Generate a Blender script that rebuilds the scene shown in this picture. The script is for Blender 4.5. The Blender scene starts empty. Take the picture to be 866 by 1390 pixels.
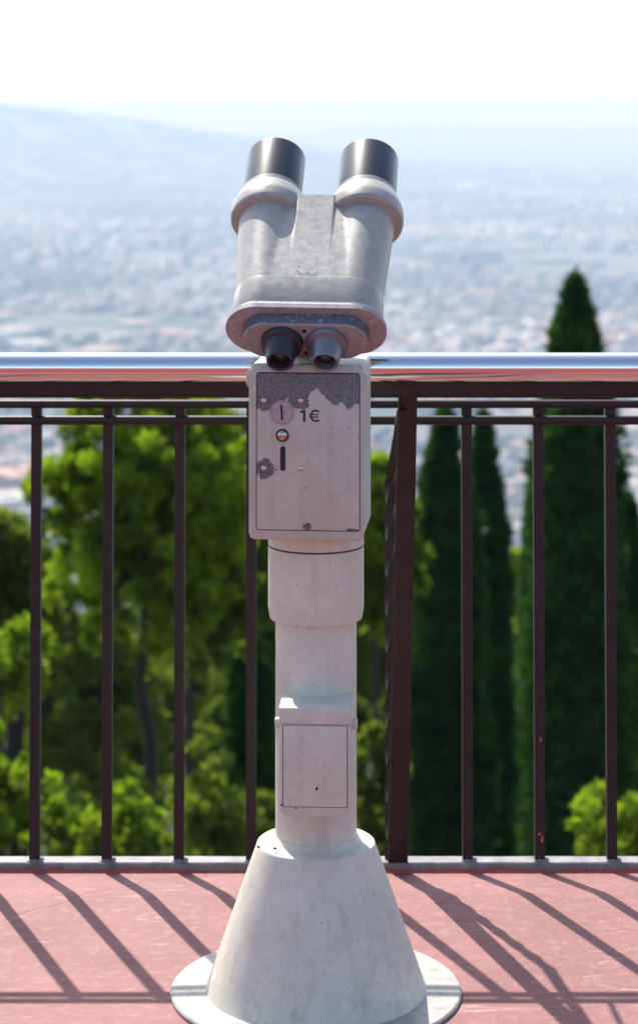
import bpy, bmesh, math, random
import numpy as np
from mathutils import Vector, Matrix, noise as mnoise
R = math.radians
random.seed(7); rng = np.random.default_rng(7)
S = bpy.context.scene
COL = S.collection

# ------------------------------------------------------------------ camera
F = 3100.0; CX = 433.0; HOR = 150.0; EYE = 1.62; PITCH = R(2.2)
AXY = HOR - F*math.tan(PITCH)                     # row of the optical axis in the 866x1390 frame
cam_d = bpy.data.cameras.new('camera'); cam = bpy.data.objects.new('camera', cam_d); COL.objects.link(cam)
S.camera = cam
cam.location = (0, 0, EYE); cam.rotation_euler = (R(90)+PITCH, 0, 0)
cam_d.sensor_fit = 'HORIZONTAL'; cam_d.sensor_width = 36.0; cam_d.lens = F/866*36
cam_d.shift_y = -(695-AXY)/866
cam_d.clip_start = .1; cam_d.clip_end = 200000
cam_d.dof.use_dof = True; cam_d.dof.focus_distance = 4.18; cam_d.dof.aperture_fstop = 7.6

def at(px, py, D):
    """world point seen at photo pixel (px,py) at depth y = D"""
    u = (px-CX)/F; v = (AXY-py)/F
    d = Vector((u, math.cos(PITCH)-v*math.sin(PITCH), math.sin(PITCH)+v*math.cos(PITCH)))
    return Vector((0, 0, EYE)) + d*(D/d.y)

# ------------------------------------------------------------------ light
SUN_EL = R(48.2); AZ = R(157.5)                    # light travels towards +x, -y
to_sun = Vector((-math.sin(R(22.5))*math.cos(SUN_EL), math.cos(R(22.5))*math.cos(SUN_EL), math.sin(SUN_EL)))
sun_d = bpy.data.lights.new('sun', 'SUN'); sun = bpy.data.objects.new('sun', sun_d); COL.objects.link(sun)
sun_d.energy = 4.3; sun_d.angle = R(.5); sun_d.color = (1, .96, .90)
sun.rotation_euler = to_sun.to_track_quat('Z', 'Y').to_euler()
W = bpy.data.worlds.new('World'); S.world = W; W.use_nodes = True
wn = W.node_tree; bg = wn.nodes['Background']
sky = wn.nodes.new('ShaderNodeTexSky'); sky.sky_type = 'NISHITA'; sky.sun_disc = False
sky.sun_elevation = SUN_EL; sky.sun_rotation = R(-22.5); sky.altitude = 500
sky.air_density = .8; sky.dust_density = 2.2; sky.ozone_density = 1.0
wn.links.new(sky.outputs[0], bg.inputs[0]); bg.inputs[1].default_value = .15
S.view_settings.view_transform = 'Standard'; S.view_settings.look = 'None'
S.view_settings.exposure = 1.04; S.view_settings.gamma = 1; S.view_settings.use_curve_mapping = False
S.cycles.use_denoising = True
S.cycles.max_bounces = 8; S.cycles.diffuse_bounces = 4; S.cycles.glossy_bounces = 4
S.cycles.transmission_bounces = 4; S.cycles.transparent_max_bounces = 8; S.cycles.volume_bounces = 0
S.cycles.sample_clamp_indirect = 6

# ------------------------------------------------------------------ material helpers
class NT:
    def __init__(s, name):
        s.m = bpy.data.materials.new(name); s.m.use_nodes = True
        s.t = s.m.node_tree; s.n = s.t.nodes; s.b = s.n['Principled BSDF']
        s.out = s.n['Material Output']
    def new(s, typ, **kw):
        n = s.n.new(typ)
        for k, v in kw.items(): setattr(n, k, v)
        return n
    def link(s, a, b): s.t.links.new(a, b)
    def val(s, sock, v):
        if hasattr(v, 'links') or hasattr(v, 'is_linked'): s.link(v, sock)
        else: sock.default_value = v
    def coord(s, kind='Object'): return s.new('ShaderNodeTexCoord').outputs[kind]
    def noise(s, vec, scale, detail=4, rough=.55, dist=0):
        n = s.new('ShaderNodeTexNoise'); s.link(vec, n.inputs['Vector'])
        n.inputs['Scale'].default_value = scale; n.inputs['Detail'].default_value = detail
        n.inputs['Roughness'].default_value = rough; n.inputs['Distortion'].default_value = dist
        return n.outputs['Fac']
    def ramp(s, fac, stops, interp='LINEAR'):
        n = s.new('ShaderNodeValToRGB'); s.link(fac, n.inputs[0]); cr = n.color_ramp; cr.interpolation = interp
        while len(cr.elements) > 1: cr.elements.remove(cr.elements[-1])
        for i, (p, c) in enumerate(stops):
            e = cr.elements[0] if i == 0 else cr.elements.new(p)
            e.position = p
            if not hasattr(c, '__len__'): c = (c, c, c)
            e.color = (*c[:3], 1)
        return n.outputs[0]
    def mix(s, fac, a, b, mode='MIX'):
        n = s.new('ShaderNodeMix', data_type='RGBA', blend_type=mode)
        s.val(n.inputs[0], fac)
        for sock, v in ((n.inputs[6], a), (n.inputs[7], b)):
            if isinstance(v, tuple): sock.default_value = (*v[:3], 1)
            else: s.link(v, sock)
        return n.outputs[2]
    def math(s, op, a, b=0.0, clamp=False):
        n = s.new('ShaderNodeMath', operation=op, use_clamp=clamp)
        s.val(n.inputs[0], a); s.val(n.inputs[1], b); return n.outputs[0]
    def bump(s, h, strength=.3, dist=.002, normal=None):
        n = s.new('ShaderNodeBump'); n.inputs['Strength'].default_value = strength
        n.inputs['Distance'].default_value = dist; s.link(h, n.inputs['Height'])
        if normal: s.link(normal, n.inputs['Normal'])
        s.link(n.outputs[0], s.b.inputs['Normal']); return n.outputs[0]
    def scale(s, vec, sc):
        n = s.new('ShaderNodeMapping'); s.link(vec, n.inputs[0]); n.inputs['Scale'].default_value = sc; return n.outputs[0]
    def sep(s, vec):
        n = s.new('ShaderNodeSeparateXYZ'); s.link(vec, n.inputs[0]); return n.outputs

def cast_paint(name, base=(.49, .487, .405), rough=.42, stain=.35, chips=.0, dark=(.16, .155, .16), streak=False, coat=.0, zlow=None):
    """aged grey paint on cast metal: mottling, grime, dark chips, orange-peel bump"""
    t = NT(name); co = t.coord()
    n1 = t.noise(co, 9, 6, .6); n2 = t.noise(co, 55, 5, .6); n3 = t.noise(co, 240, 3, .5)
    c = t.mix(t.ramp(n1, [(.3, 0), (.7, 1)]), tuple(v*.86 for v in base), tuple(v*1.06 for v in base))
    g = t.ramp(n2, [(.42, 1), (.6, 0)])
    c = t.mix(t.math('MULTIPLY', g, stain*.5), c, (base[0]*.62, base[1]*.57, base[2]*.53))
    if streak:
        st = t.noise(t.scale(co, (38, 38, 3.0)), 1, 5, .6)
        c = t.mix(t.math('MULTIPLY', t.ramp(st, [(.52, 0), (.68, 1)]), stain*.8), c, (base[0]*.55, base[1]*.49, base[2]*.45))
    sp = t.noise(co, 130, 4, .7)
    msk = t.ramp(sp, [(.665-chips*.16, 0), (.685-chips*.16, 1)])
    if zlow is not None:
        z = t.sep(co)[2]
        k = t.math('MULTIPLY', t.ramp(t.noise(co, 22, 5, .7), [(.5, 0), (.72, 1)]), t.math('MULTIPLY_ADD', z, -1/zlow, ) if False else t.math('SUBTRACT', 1.0, t.math('DIVIDE', z, zlow), True))
        c = t.mix(t.math('MULTIPLY', k, .5), c, (.30, .21, .19))
    c = t.mix(t.math('MULTIPLY', msk, .75), c, dark)
    t.link(c, t.b.inputs['Base Color'])
    t.link(t.ramp(n2, [(.3, rough-.06), (.7, rough+.12)]), t.b.inputs['Roughness'])
    t.b.inputs['Coat Weight'].default_value = coat
    h = t.math('ADD', t.math('MULTIPLY', n3, .5), t.math('MULTIPLY', n1, 1.6))
    h = t.math('SUBTRACT', h, t.math('MULTIPLY', msk, .6))
    t.bump(h, .45, .0012)
    return t

def simple(name, col, rough=.5, metal=0, bump=0, bscale=200, var=.12, vscale=30):
    t = NT(name); co = t.coord(); n = t.noise(co, vscale, 5, .6)
    c = t.mix(n, tuple(v*(1-var) for v in col), tuple(min(1, v*(1+var)) for v in col))
    t.link(c, t.b.inputs['Base Color']); t.b.inputs['Roughness'].default_value = rough
    t.b.inputs['Metallic'].default_value = metal
    if bump: t.bump(t.noise(co, bscale, 4, .6), bump, .001)
    return t.m

M = {}
M['paint'] = cast_paint('grey_cast_paint', chips=.1).m
M['paint_post'] = cast_paint('grey_post_paint', base=(.63, .60, .49), streak=True, chips=.0, stain=.3).m
M['paint_cone'] = cast_paint('grey_pedestal_paint', base=(.66, .61, .50), streak=True, chips=.04, stain=.32, zlow=.24).m
M['plate'] = cast_paint('grey_plate_paint', base=(.38, .355, .31), chips=.1, stain=.8, streak=True).m
M['paint_head'] = cast_paint('grey_head_paint', base=(.365, .345, .30), chips=-.1, stain=.5, rough=.36, coat=.0).m
M['paint_flange'] = cast_paint('worn_flange_paint', base=(.33, .315, .30), chips=.4, stain=.8, rough=.45).m
M['worn_edge'] = cast_paint('worn_bare_edge', base=(.10, .108, .13), chips=.55, stain=.6, rough=.3, dark=(.33, .32, .31)).m
M['black_satin'] = simple('black_satin_metal', (.022, .024, .032), .33, .0, .06, 500)
M['black_eye'] = simple('black_worn_rubber', (.022, .024, .028), .38, 0, .2, 260, .3)
M['grey_eye'] = simple('grey_worn_metal', (.19, .19, .205), .34, .55, .2, 260, .25)
M['hole'] = simple('dark_opening', (.008, .008, .009), .6)
M['screw'] = simple('steel_screw', (.55, .5, .48), .3, .9, .1, 600)
M['disc'] = cast_paint('coin_disc_metal', base=(.42, .35, .33), chips=.3, stain=.5, rough=.4).m
M['ink'] = simple('black_print', (.02, .02, .022), .5)
M['blue_ink'] = simple('blue_marker', (.08, .22, .55), .5)
M['chip_red'] = simple('red_primer_chip', (.55, .12, .06), .7)
M['seam'] = simple('dark_seam', (.03, .028, .028), .8)
g = NT('lens_glass'); g.b.inputs['Base Color'].default_value = (.02, .022, .03, 1); g.b.inputs['Roughness'].default_value = .04
g.b.inputs['Coat Weight'].default_value = 1; M['glass'] = g.m
# polished button with a warm tarnish
b_ = NT('tarnished_button'); co = b_.coord()
b_.link(b_.mix(b_.ramp(b_.noise(co, 120, 4, .7), [(.4, 0), (.6, 1)]), (.6, .58, .55), (.42, .27, .13)), b_.b.inputs['Base Color'])
b_.b.inputs['Metallic'].default_value = 1; b_.b.inputs['Roughness'].default_value = .22; M['button'] = b_.m
# polished steel handrail
c_ = NT('polished_steel'); co = c_.coord()
c_.b.inputs['Base Color'].default_value = (.78, .78, .79, 1); c_.b.inputs['Metallic'].default_value = 1
st = c_.noise(c_.scale(co, (2.0, 90, 90)), 1, 4, .6)
c_.link(c_.ramp(st, [(.3, .045), (.75, .11)]), c_.b.inputs['Roughness'])
c_.bump(c_.noise(c_.scale(co, (3, 60, 60)), 1, 3, .5), .08, .0008); M['steel'] = c_.m
# brown railing paint
r_ = NT('brown_rail_paint'); co = r_.coord()
n1 = r_.noise(co, 14, 5, .6); n2 = r_.noise(co, 160, 4, .6)
c = r_.mix(n1, (.017, .009, .009), (.029, .0165, .016))
c = r_.mix(r_.ramp(n2, [(.61, 0), (.68, .6)]), c, (.08, .058, .055))
r_.link(c, r_.b.inputs['Base Color']); r_.link(r_.ramp(n2, [(.3, .38), (.7, .55)]), r_.b.inputs['Roughness'])
r_.bump(n2, .35, .0008); r_.b.inputs['Specular IOR Level'].default_value = .3; M['rail'] = r_.m
# dusty grey paint of the bottom bar
r_ = NT('dusty_bottom_bar_paint'); co = r_.coord()
n1 = r_.noise(co, 26, 6, .65); n2 = r_.noise(co, 190, 4, .6)
c = r_.mix(r_.ramp(n1, [(.3, 0), (.65, 1)]), (.10, .09, .092), (.24, .225, .22))
c = r_.mix(r_.ramp(n2, [(.6, 0), (.7, .7)]), c, (.40, .37, .35))
r_.link(c, r_.b.inputs['Base Color']); r_.b.inputs['Roughness'].default_value = .6
r_.bump(n2, .5, .001); M['rail_base'] = r_.m

# door with worn paint: bare dark metal above a ragged line and round three marks
DW, DH = .187, .285
d_ = cast_paint('worn_door_paint', base=(.51, .51, .42), chips=.0, stain=.3, streak=True); co = d_.coord()
xyz = d_.sep(co); nn = d_.noise(co, 75, 6, .72); nb = d_.noise(co, 330, 4, .6)
fc = d_.new('ShaderNodeFloatCurve')
xs = d_.math('ADD', d_.math('DIVIDE', xyz[0], DW), .5)
d_.link(xs, fc.inputs['Value']); cu = fc.mapping.curves[0]
pts = [(0, .775), (.1, .77), (.24, .79), (.30, .86), (.36, .795), (.46, .785), (.50, .84), (.53, .9), (.585, .915), (.64, .875), (.70, .845), (.76, .80), (.83, .825), (.88, .795), (1, .81)]
cu.points[0].location = pts[0]; cu.points[-1].location = pts[-1]
for p in pts[1:-1]: cu.points.new(*p)
for p in cu.points: p.handle_type = 'VECTOR'
fc.mapping.update()
zn = d_.math('ADD', d_.math('DIVIDE', xyz[2], DH), .5)
jag = d_.math('MULTIPLY', d_.math('SUBTRACT', nn, .5), .10)
m1 = d_.math('SUBTRACT', d_.math('ADD', zn, jag), fc.outputs[0])
mask = d_.ramp(d_.math('MULTIPLY_ADD', m1, 30.0), [(0, 0), (.12, 1)])
def blob(cx, cz, rx, rz, k=1.1):
    a = d_.math('POWER', d_.math('DIVIDE', d_.math('SUBTRACT', xs, cx), rx), 2.0)
    b = d_.math('POWER', d_.math('DIVIDE', d_.math('SUBTRACT', zn, cz), rz), 2.0)
    s_ = d_.math('SUBTRACT', d_.math('ADD', 1.0, d_.math('MULTIPLY', d_.math('SUBTRACT', nn, .5), 3.2*k)), d_.math('ADD', a, b))
    return d_.ramp(d_.math('MULTIPLY', s_, 6.0), [(0, 0), (.3, 1)])
for b4 in ((.07, .39, .13, .065), (.50, .028, .05, .022), (.93, .008, .075, .014), (.42, .81, .11, .04)):
    mask = d_.math('MAXIMUM', mask, blob(*b4))
bare = d_.mix(d_.ramp(nb, [(.35, 0), (.7, 1)]), (.065, .066, .066), (.20, .205, .20))
old = d_.b.inputs['Base Color'].links[0].from_socket
d_.link(d_.mix(mask, old, bare), d_.b.inputs['Base Color'])
bm_old = d_.b.inputs['Normal'].links[0].from_node
d_.bump(d_.math('SUBTRACT', 1.0, mask), .6, .0006, bm_old.outputs[0])
M['door'] = d_.m

# red painted terrace floor
f_ = NT('red_floor_paint'); co = f_.coord()
n1 = f_.noise(co, 3.2, 6, .6); n2 = f_.noise(co, 38, 6, .62); n3 = f_.noise(co, 420, 3, .6)
c = f_.mix(f_.ramp(n1, [(.3, 0), (.7, 1)]), (.17, .056, .049), (.25, .090, .080))
c = f_.mix(f_.math('MULTIPLY', f_.ramp(n2, [(.5, 0), (.72, 1)]), .45), c, (.37, .17, .15))
c = f_.mix(f_.math('MULTIPLY', f_.ramp(n2, [(.32, 1), (.46, 0)]), .5), c, (.20, .075, .065))
sc = f_.noise(f_.scale(co, (5, 22, 1)), 1, 6, .7, 1.6)
c = f_.mix(f_.math('MULTIPLY', f_.ramp(sc, [(.6, 0), (.67, 1)]), .35), c, (.55, .38, .34))
vo = f_.new('ShaderNodeTexVoronoi'); vo.feature = 'DISTANCE_TO_EDGE'; vo.inputs['Scale'].default_value = .6
wv = f_.new('ShaderNodeVectorMath', operation='ADD'); nz = f_.new('ShaderNodeTexNoise'); nz.inputs['Scale'].default_value = 5
f_.link(co, nz.inputs['Vector']); sb = f_.new('ShaderNodeVectorMath', operation='SCALE'); sb.inputs['Scale'].default_value = .25
f_.link(nz.outputs['Color'], sb.inputs[0]); f_.link(co, wv.inputs[0]); f_.link(sb.outputs[0], wv.inputs[1]); f_.link(wv.outputs[0], vo.inputs['Vector'])
crack = f_.ramp(vo.outputs['Distance'], [(0, 1), (.004, 0)])
c = f_.mix(f_.math('MULTIPLY', crack, .05), c, (.2, .08, .07))
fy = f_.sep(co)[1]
c = f_.mix(f_.math('DIVIDE', f_.math('SUBTRACT', 3.5, fy), 1.0, True), c, f_.mix(1.0, c, (.95, .34, .25), 'MULTIPLY'))  # unseen floor nearer the camera: deeper red added to tint the handrail's reflection
f_.link(c, f_.b.inputs['Base Color']); f_.b.inputs['Roughness'].default_value = .72
h = f_.math('ADD', f_.math('MULTIPLY', n2, 1.5), f_.math('MULTIPLY', n3, .6))
f_.bump(f_.math('SUBTRACT', h, crack), .7, .0025); M['floor'] = f_.m
M['red_drip'] = simple('thick_red_paint', (.42, .06, .045), .42, 0, .4, 60, .3)

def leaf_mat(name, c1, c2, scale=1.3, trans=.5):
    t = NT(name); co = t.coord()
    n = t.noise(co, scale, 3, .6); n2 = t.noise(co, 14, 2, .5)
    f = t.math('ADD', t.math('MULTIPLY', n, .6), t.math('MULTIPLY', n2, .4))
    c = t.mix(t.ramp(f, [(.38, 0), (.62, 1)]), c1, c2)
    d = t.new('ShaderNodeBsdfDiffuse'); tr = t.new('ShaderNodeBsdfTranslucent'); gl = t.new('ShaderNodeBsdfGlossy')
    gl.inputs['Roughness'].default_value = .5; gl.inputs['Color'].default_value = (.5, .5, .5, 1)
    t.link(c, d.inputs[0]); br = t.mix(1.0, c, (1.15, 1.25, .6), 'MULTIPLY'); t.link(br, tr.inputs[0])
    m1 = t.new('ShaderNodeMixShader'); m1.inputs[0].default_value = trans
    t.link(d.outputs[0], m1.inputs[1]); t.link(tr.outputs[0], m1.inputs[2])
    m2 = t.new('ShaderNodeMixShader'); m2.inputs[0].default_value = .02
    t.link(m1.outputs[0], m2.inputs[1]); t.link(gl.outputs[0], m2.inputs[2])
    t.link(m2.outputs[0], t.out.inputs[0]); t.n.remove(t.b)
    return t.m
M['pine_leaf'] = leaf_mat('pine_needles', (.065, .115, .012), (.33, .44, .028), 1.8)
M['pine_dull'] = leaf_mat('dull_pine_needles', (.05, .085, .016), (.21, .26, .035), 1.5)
M['cypress_leaf'] = leaf_mat('cypress_scales', (.010, .034, .010), (.050, .125, .020), 3.2, .32)
M['bush_leaf'] = leaf_mat('bright_bush_leaves', (.12, .18, .015), (.30, .40, .03), 2.0)
M['bark'] = simple('dark_bark', (.030, .023, .019), .9, 0, .8, 30, .4, 8)
M['far_leaf'] = simple('far_wood', (.05, .085, .025), .9, 0, 0, 1, .5, .05)

# ------------------------------------------------------------------ mesh helpers
class MB:
    def __init__(s): s.v = []; s.f = []; s.mi = []
    def add(s, vs, fs, mi=0):
        o = len(s.v); s.v += [tuple(v) for v in vs]; s.f += [tuple(o+i for i in f) for f in fs]; s.mi += [mi]*len(fs)
    def box(s, lo, hi, mi=0, M4=None):
        (a, b, c), (d, e, f) = lo, hi
        vs = [Vector(p) for p in ((a,b,c),(d,b,c),(d,e,c),(a,e,c),(a,b,f),(d,b,f),(d,e,f),(a,e,f))]
        if M4: vs = [M4 @ v for v in vs]
        s.add(vs, [(0,3,2,1),(4,5,6,7),(0,1,5,4),(1,2,6,5),(2,3,7,6),(3,0,4,7)], mi)
    def rings(s, rings, mi=0, cap0=True, cap1=True, close=True):
        n = len(rings[0]); o = len(s.v)
        for r in rings: s.v += [tuple(p) for p in r]
        for k in range(len(rings)-1):
            for i in range(n if close else n-1):
                j = (i+1) % n
                s.f.append((o+k*n+i, o+k*n+j, o+(k+1)*n+j, o+(k+1)*n+i)); s.mi.append(mi)
        if cap0: s.f.append(tuple(o+i for i in reversed(range(n)))); s.mi.append(mi)
        if cap1: s.f.append(tuple(o+(len(rings)-1)*n+i for i in range(n))); s.mi.append(mi)
    def lathe(s, prof, n=64, M4=None, mi=0, cap0=True, cap1=True):
        """prof: (r, z) pairs going along +z"""
        rs = []
        for r, z in prof:
            ring = [Vector((r*math.cos(2*math.pi*i/n), r*math.sin(2*math.pi*i/n), z)) for i in range(n)]
            rs.append([M4 @ p for p in ring] if M4 else ring)
        s.rings(rs, mi, cap0, cap1)
    def tube(s, pts, rad, n=8, mi=0):
        rs = []
        for i, p in enumerate(pts):
            p = Vector(p); a = Vector(pts[max(0, i-1)]); b = Vector(pts[min(len(pts)-1, i+1)])
            d = (b-a).normalized(); u = d.orthogonal().normalized() if i == 0 else (u - d*u.dot(d)).normalized()
            w = d.cross(u); r = rad[i] if hasattr(rad, '__len__') else rad
            rs.append([p + (u*math.cos(2*math.pi*k/n) + w*math.sin(2*math.pi*k/n))*r for k in range(n)])
        s.rings(rs, mi)
    def build(s, name, mats, parent=None, smooth=30, bevel=0, seg=2, mw=None):
        me = bpy.data.meshes.new(name); me.from_pydata(s.v, [], s.f)
        if not isinstance(mats, (list, tuple)): mats = [mats]
        for m in mats: me.materials.append(m)
        if len(mats) > 1: me.polygons.foreach_set('material_index', s.mi)
        if smooth:
            me.polygons.foreach_set('use_smooth', [True]*len(me.polygons))
            me.set_sharp_from_angle(angle=R(smooth))
        me.update()
        o = bpy.data.objects.new(name, me); COL.objects.link(o)
        if parent: o.parent = parent
        if mw is not None: o.matrix_local = mw
        if bevel:
            b = o.modifiers.new('bevel', 'BEVEL'); b.width = bevel; b.segments = seg; b.limit_method = 'ANGLE'; b.angle_limit = R(35)
            b.harden_normals = False
        return o

def tag(o, label=None, cat=None, group=None, kind=None):
    if label: o['label'] = label
    if cat: o['category'] = cat
    if group: o['group'] = group
    if kind: o['kind'] = kind
    return o
def empty(name, loc=(0, 0, 0), rz=0):
    e = bpy.data.objects.new(name, None); COL.objects.link(e); e.location = loc; e.rotation_euler = (0, 0, rz)
    e.empty_display_size = .1; return e

# ------------------------------------------------------------------ terrain
def terrain_z(x, y):
    x = np.asarray(x, float); y = np.asarray(y, float)
    z = np.interp(y, [-4000, -30, 3, 8, 60, 300, 1300, 2250, 90000], [-6, -3.2, -3.2, -4.0, -25, -112, -345, -450, -450])
    # green spur down on the left, dark knolls in the city, a faint range on the horizon
    z = z + 108*np.exp(-((x+330)/150)**2 - ((y-1150)/330)**2)
    z = z + 490*np.exp(-((x+2500)/2500)**2 - ((y-15500)/1900)**2)
    z = z + (250+40*np.sin(x/1700.)+25*np.sin(x/640.))*np.exp(-((y-27000)/2500)**2)
    w = np.clip((y-10)/60, 0, 1)*np.clip((2600-y)/600, 0, 1)
    z = z + w*(.8*np.sin(x/7.3+y/11.)+1.2*np.sin(x/17.+1.3)*np.sin(y/23.)) + w*np.clip(y/200, 0, 1)*5*np.sin(x/61.+y/83.)
    return z
ys = np.concatenate([[-4000, -900, -200, -30, 0, 3], np.geomspace(5, 60, 26), np.geomspace(64, 2300, 70), np.geomspace(2400, 42000, 60)])
us = np.concatenate([-np.geomspace(1.5, .3, 8), np.linspace(-.27, .27, 55), np.geomspace(.3, 1.5, 8)])
gx = us[None, :]*(np.abs(ys)[:, None]+25); gy = np.repeat(ys[:, None], len(us), 1)
gz = terrain_z(gx, gy); nr, nc = gx.shape
gm = MB(); gm.v = np.stack([gx, gy, gz], -1).reshape(-1, 3).tolist()
gm.f = [(r*nc+c, r*nc+c+1, (r+1)*nc+c+1, (r+1)*nc+c) for r in range(nr-1) for c in range(nc-1)]; gm.mi = [0]*len(gm.f)
t = NT('ground_cover'); geo = t.new('ShaderNodeNewGeometry').outputs['Position']; py = t.sep(geo)[1]
near = t.mix(t.ramp(t.noise(geo, 1.3, 6, .65), [(.35, 0), (.65, 1)]), (.030, .034, .014), (.10, .082, .045))
green = t.mix(t.ramp(t.noise(geo, .02, 6, .7), [(.35, 0), (.65, 1)]), (.035, .065, .02), (.12, .15, .05))
city = t.mix(t.ramp(t.noise(geo, .0035, 6, .6), [(.42, 0), (.58, 1)]), (.02, .035, .022), (.11, .10, .09))
k1 = t.math('DIVIDE', t.math('SUBTRACT', py, 40.0), 60.0, True); k2 = t.math('DIVIDE', t.math('SUBTRACT', py, 2100.0), 300.0, True)
t.link(t.mix(k2, t.mix(k1, near, green), city), t.b.inputs['Base Color']); t.b.inputs['Roughness'].default_value = .95
ground = gm.build('ground', t.m, smooth=60); ground['kind'] = 'structure'

# ------------------------------------------------------------------ terrace
RY = 5.04                                      # plane of the balusters
fl = MB(); ff = []
xs_ = [-9, 9]
FZ = at(CX, 1185.5, RY-.028).z
prof = [(-14, 0), (4.77, 0), (4.795, -.0008), (4.83, FZ*.2), (4.99, FZ*.93), (5.01, FZ), (5.11, FZ), (5.13, FZ-.01), (5.135, -3.6), (-14, -3.6)]
fl.rings([[(x, y, z) for (y, z) in prof] for x in xs_])
floor = fl.build('terrace_floor', M['floor'], smooth=40); floor['kind'] = 'structure'
print('FZ', FZ, 'kink', 4.735)

# ------------------------------------------------------------------ railing
rail = empty('railing', (0, RY, FZ))
tag(rail, 'dark brown metal railing with polished steel handrail along the red terrace edge', 'railing')
def zr(py, D=RY): return at(CX, py, D).z
def xr(px, D=RY): return (px-CX)*D/F*(math.cos(PITCH))*1.0
INV = Matrix.Translation((0, -RY, -FZ))
def rb(mb, name, mat, **k): return mb.build(name, mat, rail, mw=INV, **k)
XL, XR = -3.6, 3.6
# handrail: polished tube offset towards the terrace
HY = RY-.38; hz0, hz1 = zr(478.5, HY), zr(518.5, HY)
hr = (hz0-hz1)/2
m = MB(); m.lathe([(hr, XL-.15), (hr, -2.0), (hr, 0), (hr, 2.0), (hr, XR+.15)], 64, Matrix.Translation((0, HY, (hz0+hz1)/2)) @ Matrix.Rotation(R(90), 4, 'Y'))
rb(m, 'handrail', M['steel'])
# flat bar carrying the handrail
m = MB(); m.box((XL, HY-.006+.02, zr(533, HY+.03)), (XR, HY+.012+.02, hz1+.006)); rb(m, 'handrail_flat_bar', M['rail'], bevel=.002)
m = MB(); m.box((XL, HY+.040, zr(539.5, HY+.045)), (XR, HY+.050, hz1+.004)); rb(m, 'handrail_support', M['rail'], bevel=.002)
for x in (xr(552)-8*96.6*RY/F, xr(552), xr(552)+8*96.6*RY/F):
    m = MB(); m.tube([(x, HY+.05, zr(539, HY+.045)+.008), (x, RY-.012, zr(547))], .006, 8); rb(m, 'rail_bracket', M['rail'])
for (p0, p1) in ((541.5, 553), (563, 575.5)):
    a, b = zr(p0), zr(p1); rr = (a-b)/2
    m = MB(); m.lathe([(rr, XL), (rr, -1.2), (rr, 0), (rr, 1.2), (rr, XR)], 20, Matrix.Translation((0, RY-.012, (a+b)/2)) @ Matrix.Rotation(R(90), 4, 'Y'))
    rb(m, 'round_rail', M['rail'])
# bottom bar with rough paint, a few millimetres clear of the floor
m = MB(); zt = zr(1160, RY+.03); zb = zr(1173, RY-.02); BT = .5*(zt+zb); zbot = zr(1183.5, RY-.02)
bx = np.linspace(XL, XR, 260); rs = []
for x in bx:
    w = .0010*mnoise.noise(Vector((x*9, 0, 0))); w2 = .0022*mnoise.noise(Vector((x*21, 4, 0)))
    y0, y1 = RY-.022, RY+.022
    rs.append([(x, y0+w2*.4, zbot+w2), (x, y0+.001+w, BT-.003+w), (x, y0+.004+w, BT+w*.6), (x, y1, BT-w), (x, y1, zbot+w2)])
m.rings(rs); bottom = rb(m, 'bottom_bar', M['rail_base'], smooth=25)
# thick drips of red floor paint under the bottom bar
m = MB()
rs = []
for x in np.linspace(XL, XR, 700):
    nz_ = mnoise.noise(Vector((x*11, 2, 0)))+.6*mnoise.noise(Vector((x*34, 5, 0)))
    hgt = .0055+.0045*nz_
    if .0 < x+.30 < .26 : hgt = .0015+.003*max(0, nz_)
    hgt = max(.0012, min(hgt, .009)); zf = FZ+.0006
    rs.append([(x, RY-.030-.004*nz_, zf-.002), (x, RY-.026, zf+hgt*.8), (x, RY-.018, zf+hgt), (x, RY-.010, zf-.002)])
m.rings(rs); rb(m, 'red_paint_drips', M['red_drip'], smooth=60)
# balusters
sp = 96.6*RY/F
bxs = [xr(342)+sp*k for k in range(-22, 24)]
def baluster(x):
    m = MB(); w = .0112
    tz = zr(549); a = [(-w,-w),(0,-w*1.12),(w,-w),(w,w),(-w,w)]
    lean = 0
    rs = []
    for z, s in ((BT-.001, 1.0), (BT+.004, 1.0), (tz, 1)):
        rs.append([(x+p*s, RY+q*s, z) for p, q in a])
    m.rings(rs)
    return m
STR = [xr(536), xr(536)-8*sp*1.0, xr(536)+8*sp*1.0]
for x in bxs:
    if abs(x) > 3.4 or min(abs(x-s) for s in STR) < .05: continue
    o = rb(baluster(x), 'baluster', M['rail'], smooth=20, bevel=.0012)
# welds at baluster feet are part of the bottom bar region: small beads
for x in bxs:
    if abs(x) > 1.2 or min(abs(x-s) for s in STR) < .05: continue
    m = MB(); m.tube([(x-.014, RY-.0125, BT+.0005), (x, RY-.0145, BT+.002), (x+.014, RY-.0125, BT+.0005)], [.002, .0038, .002], 8)
    m.tube([(x+.012, RY-.012, BT+.001), (x+.0165, RY, BT+.001), (x+.014, RY+.012, BT+.001)], [.003, .004, .002], 8)
    rb(m, 'weld', M['rail_base'])
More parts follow.
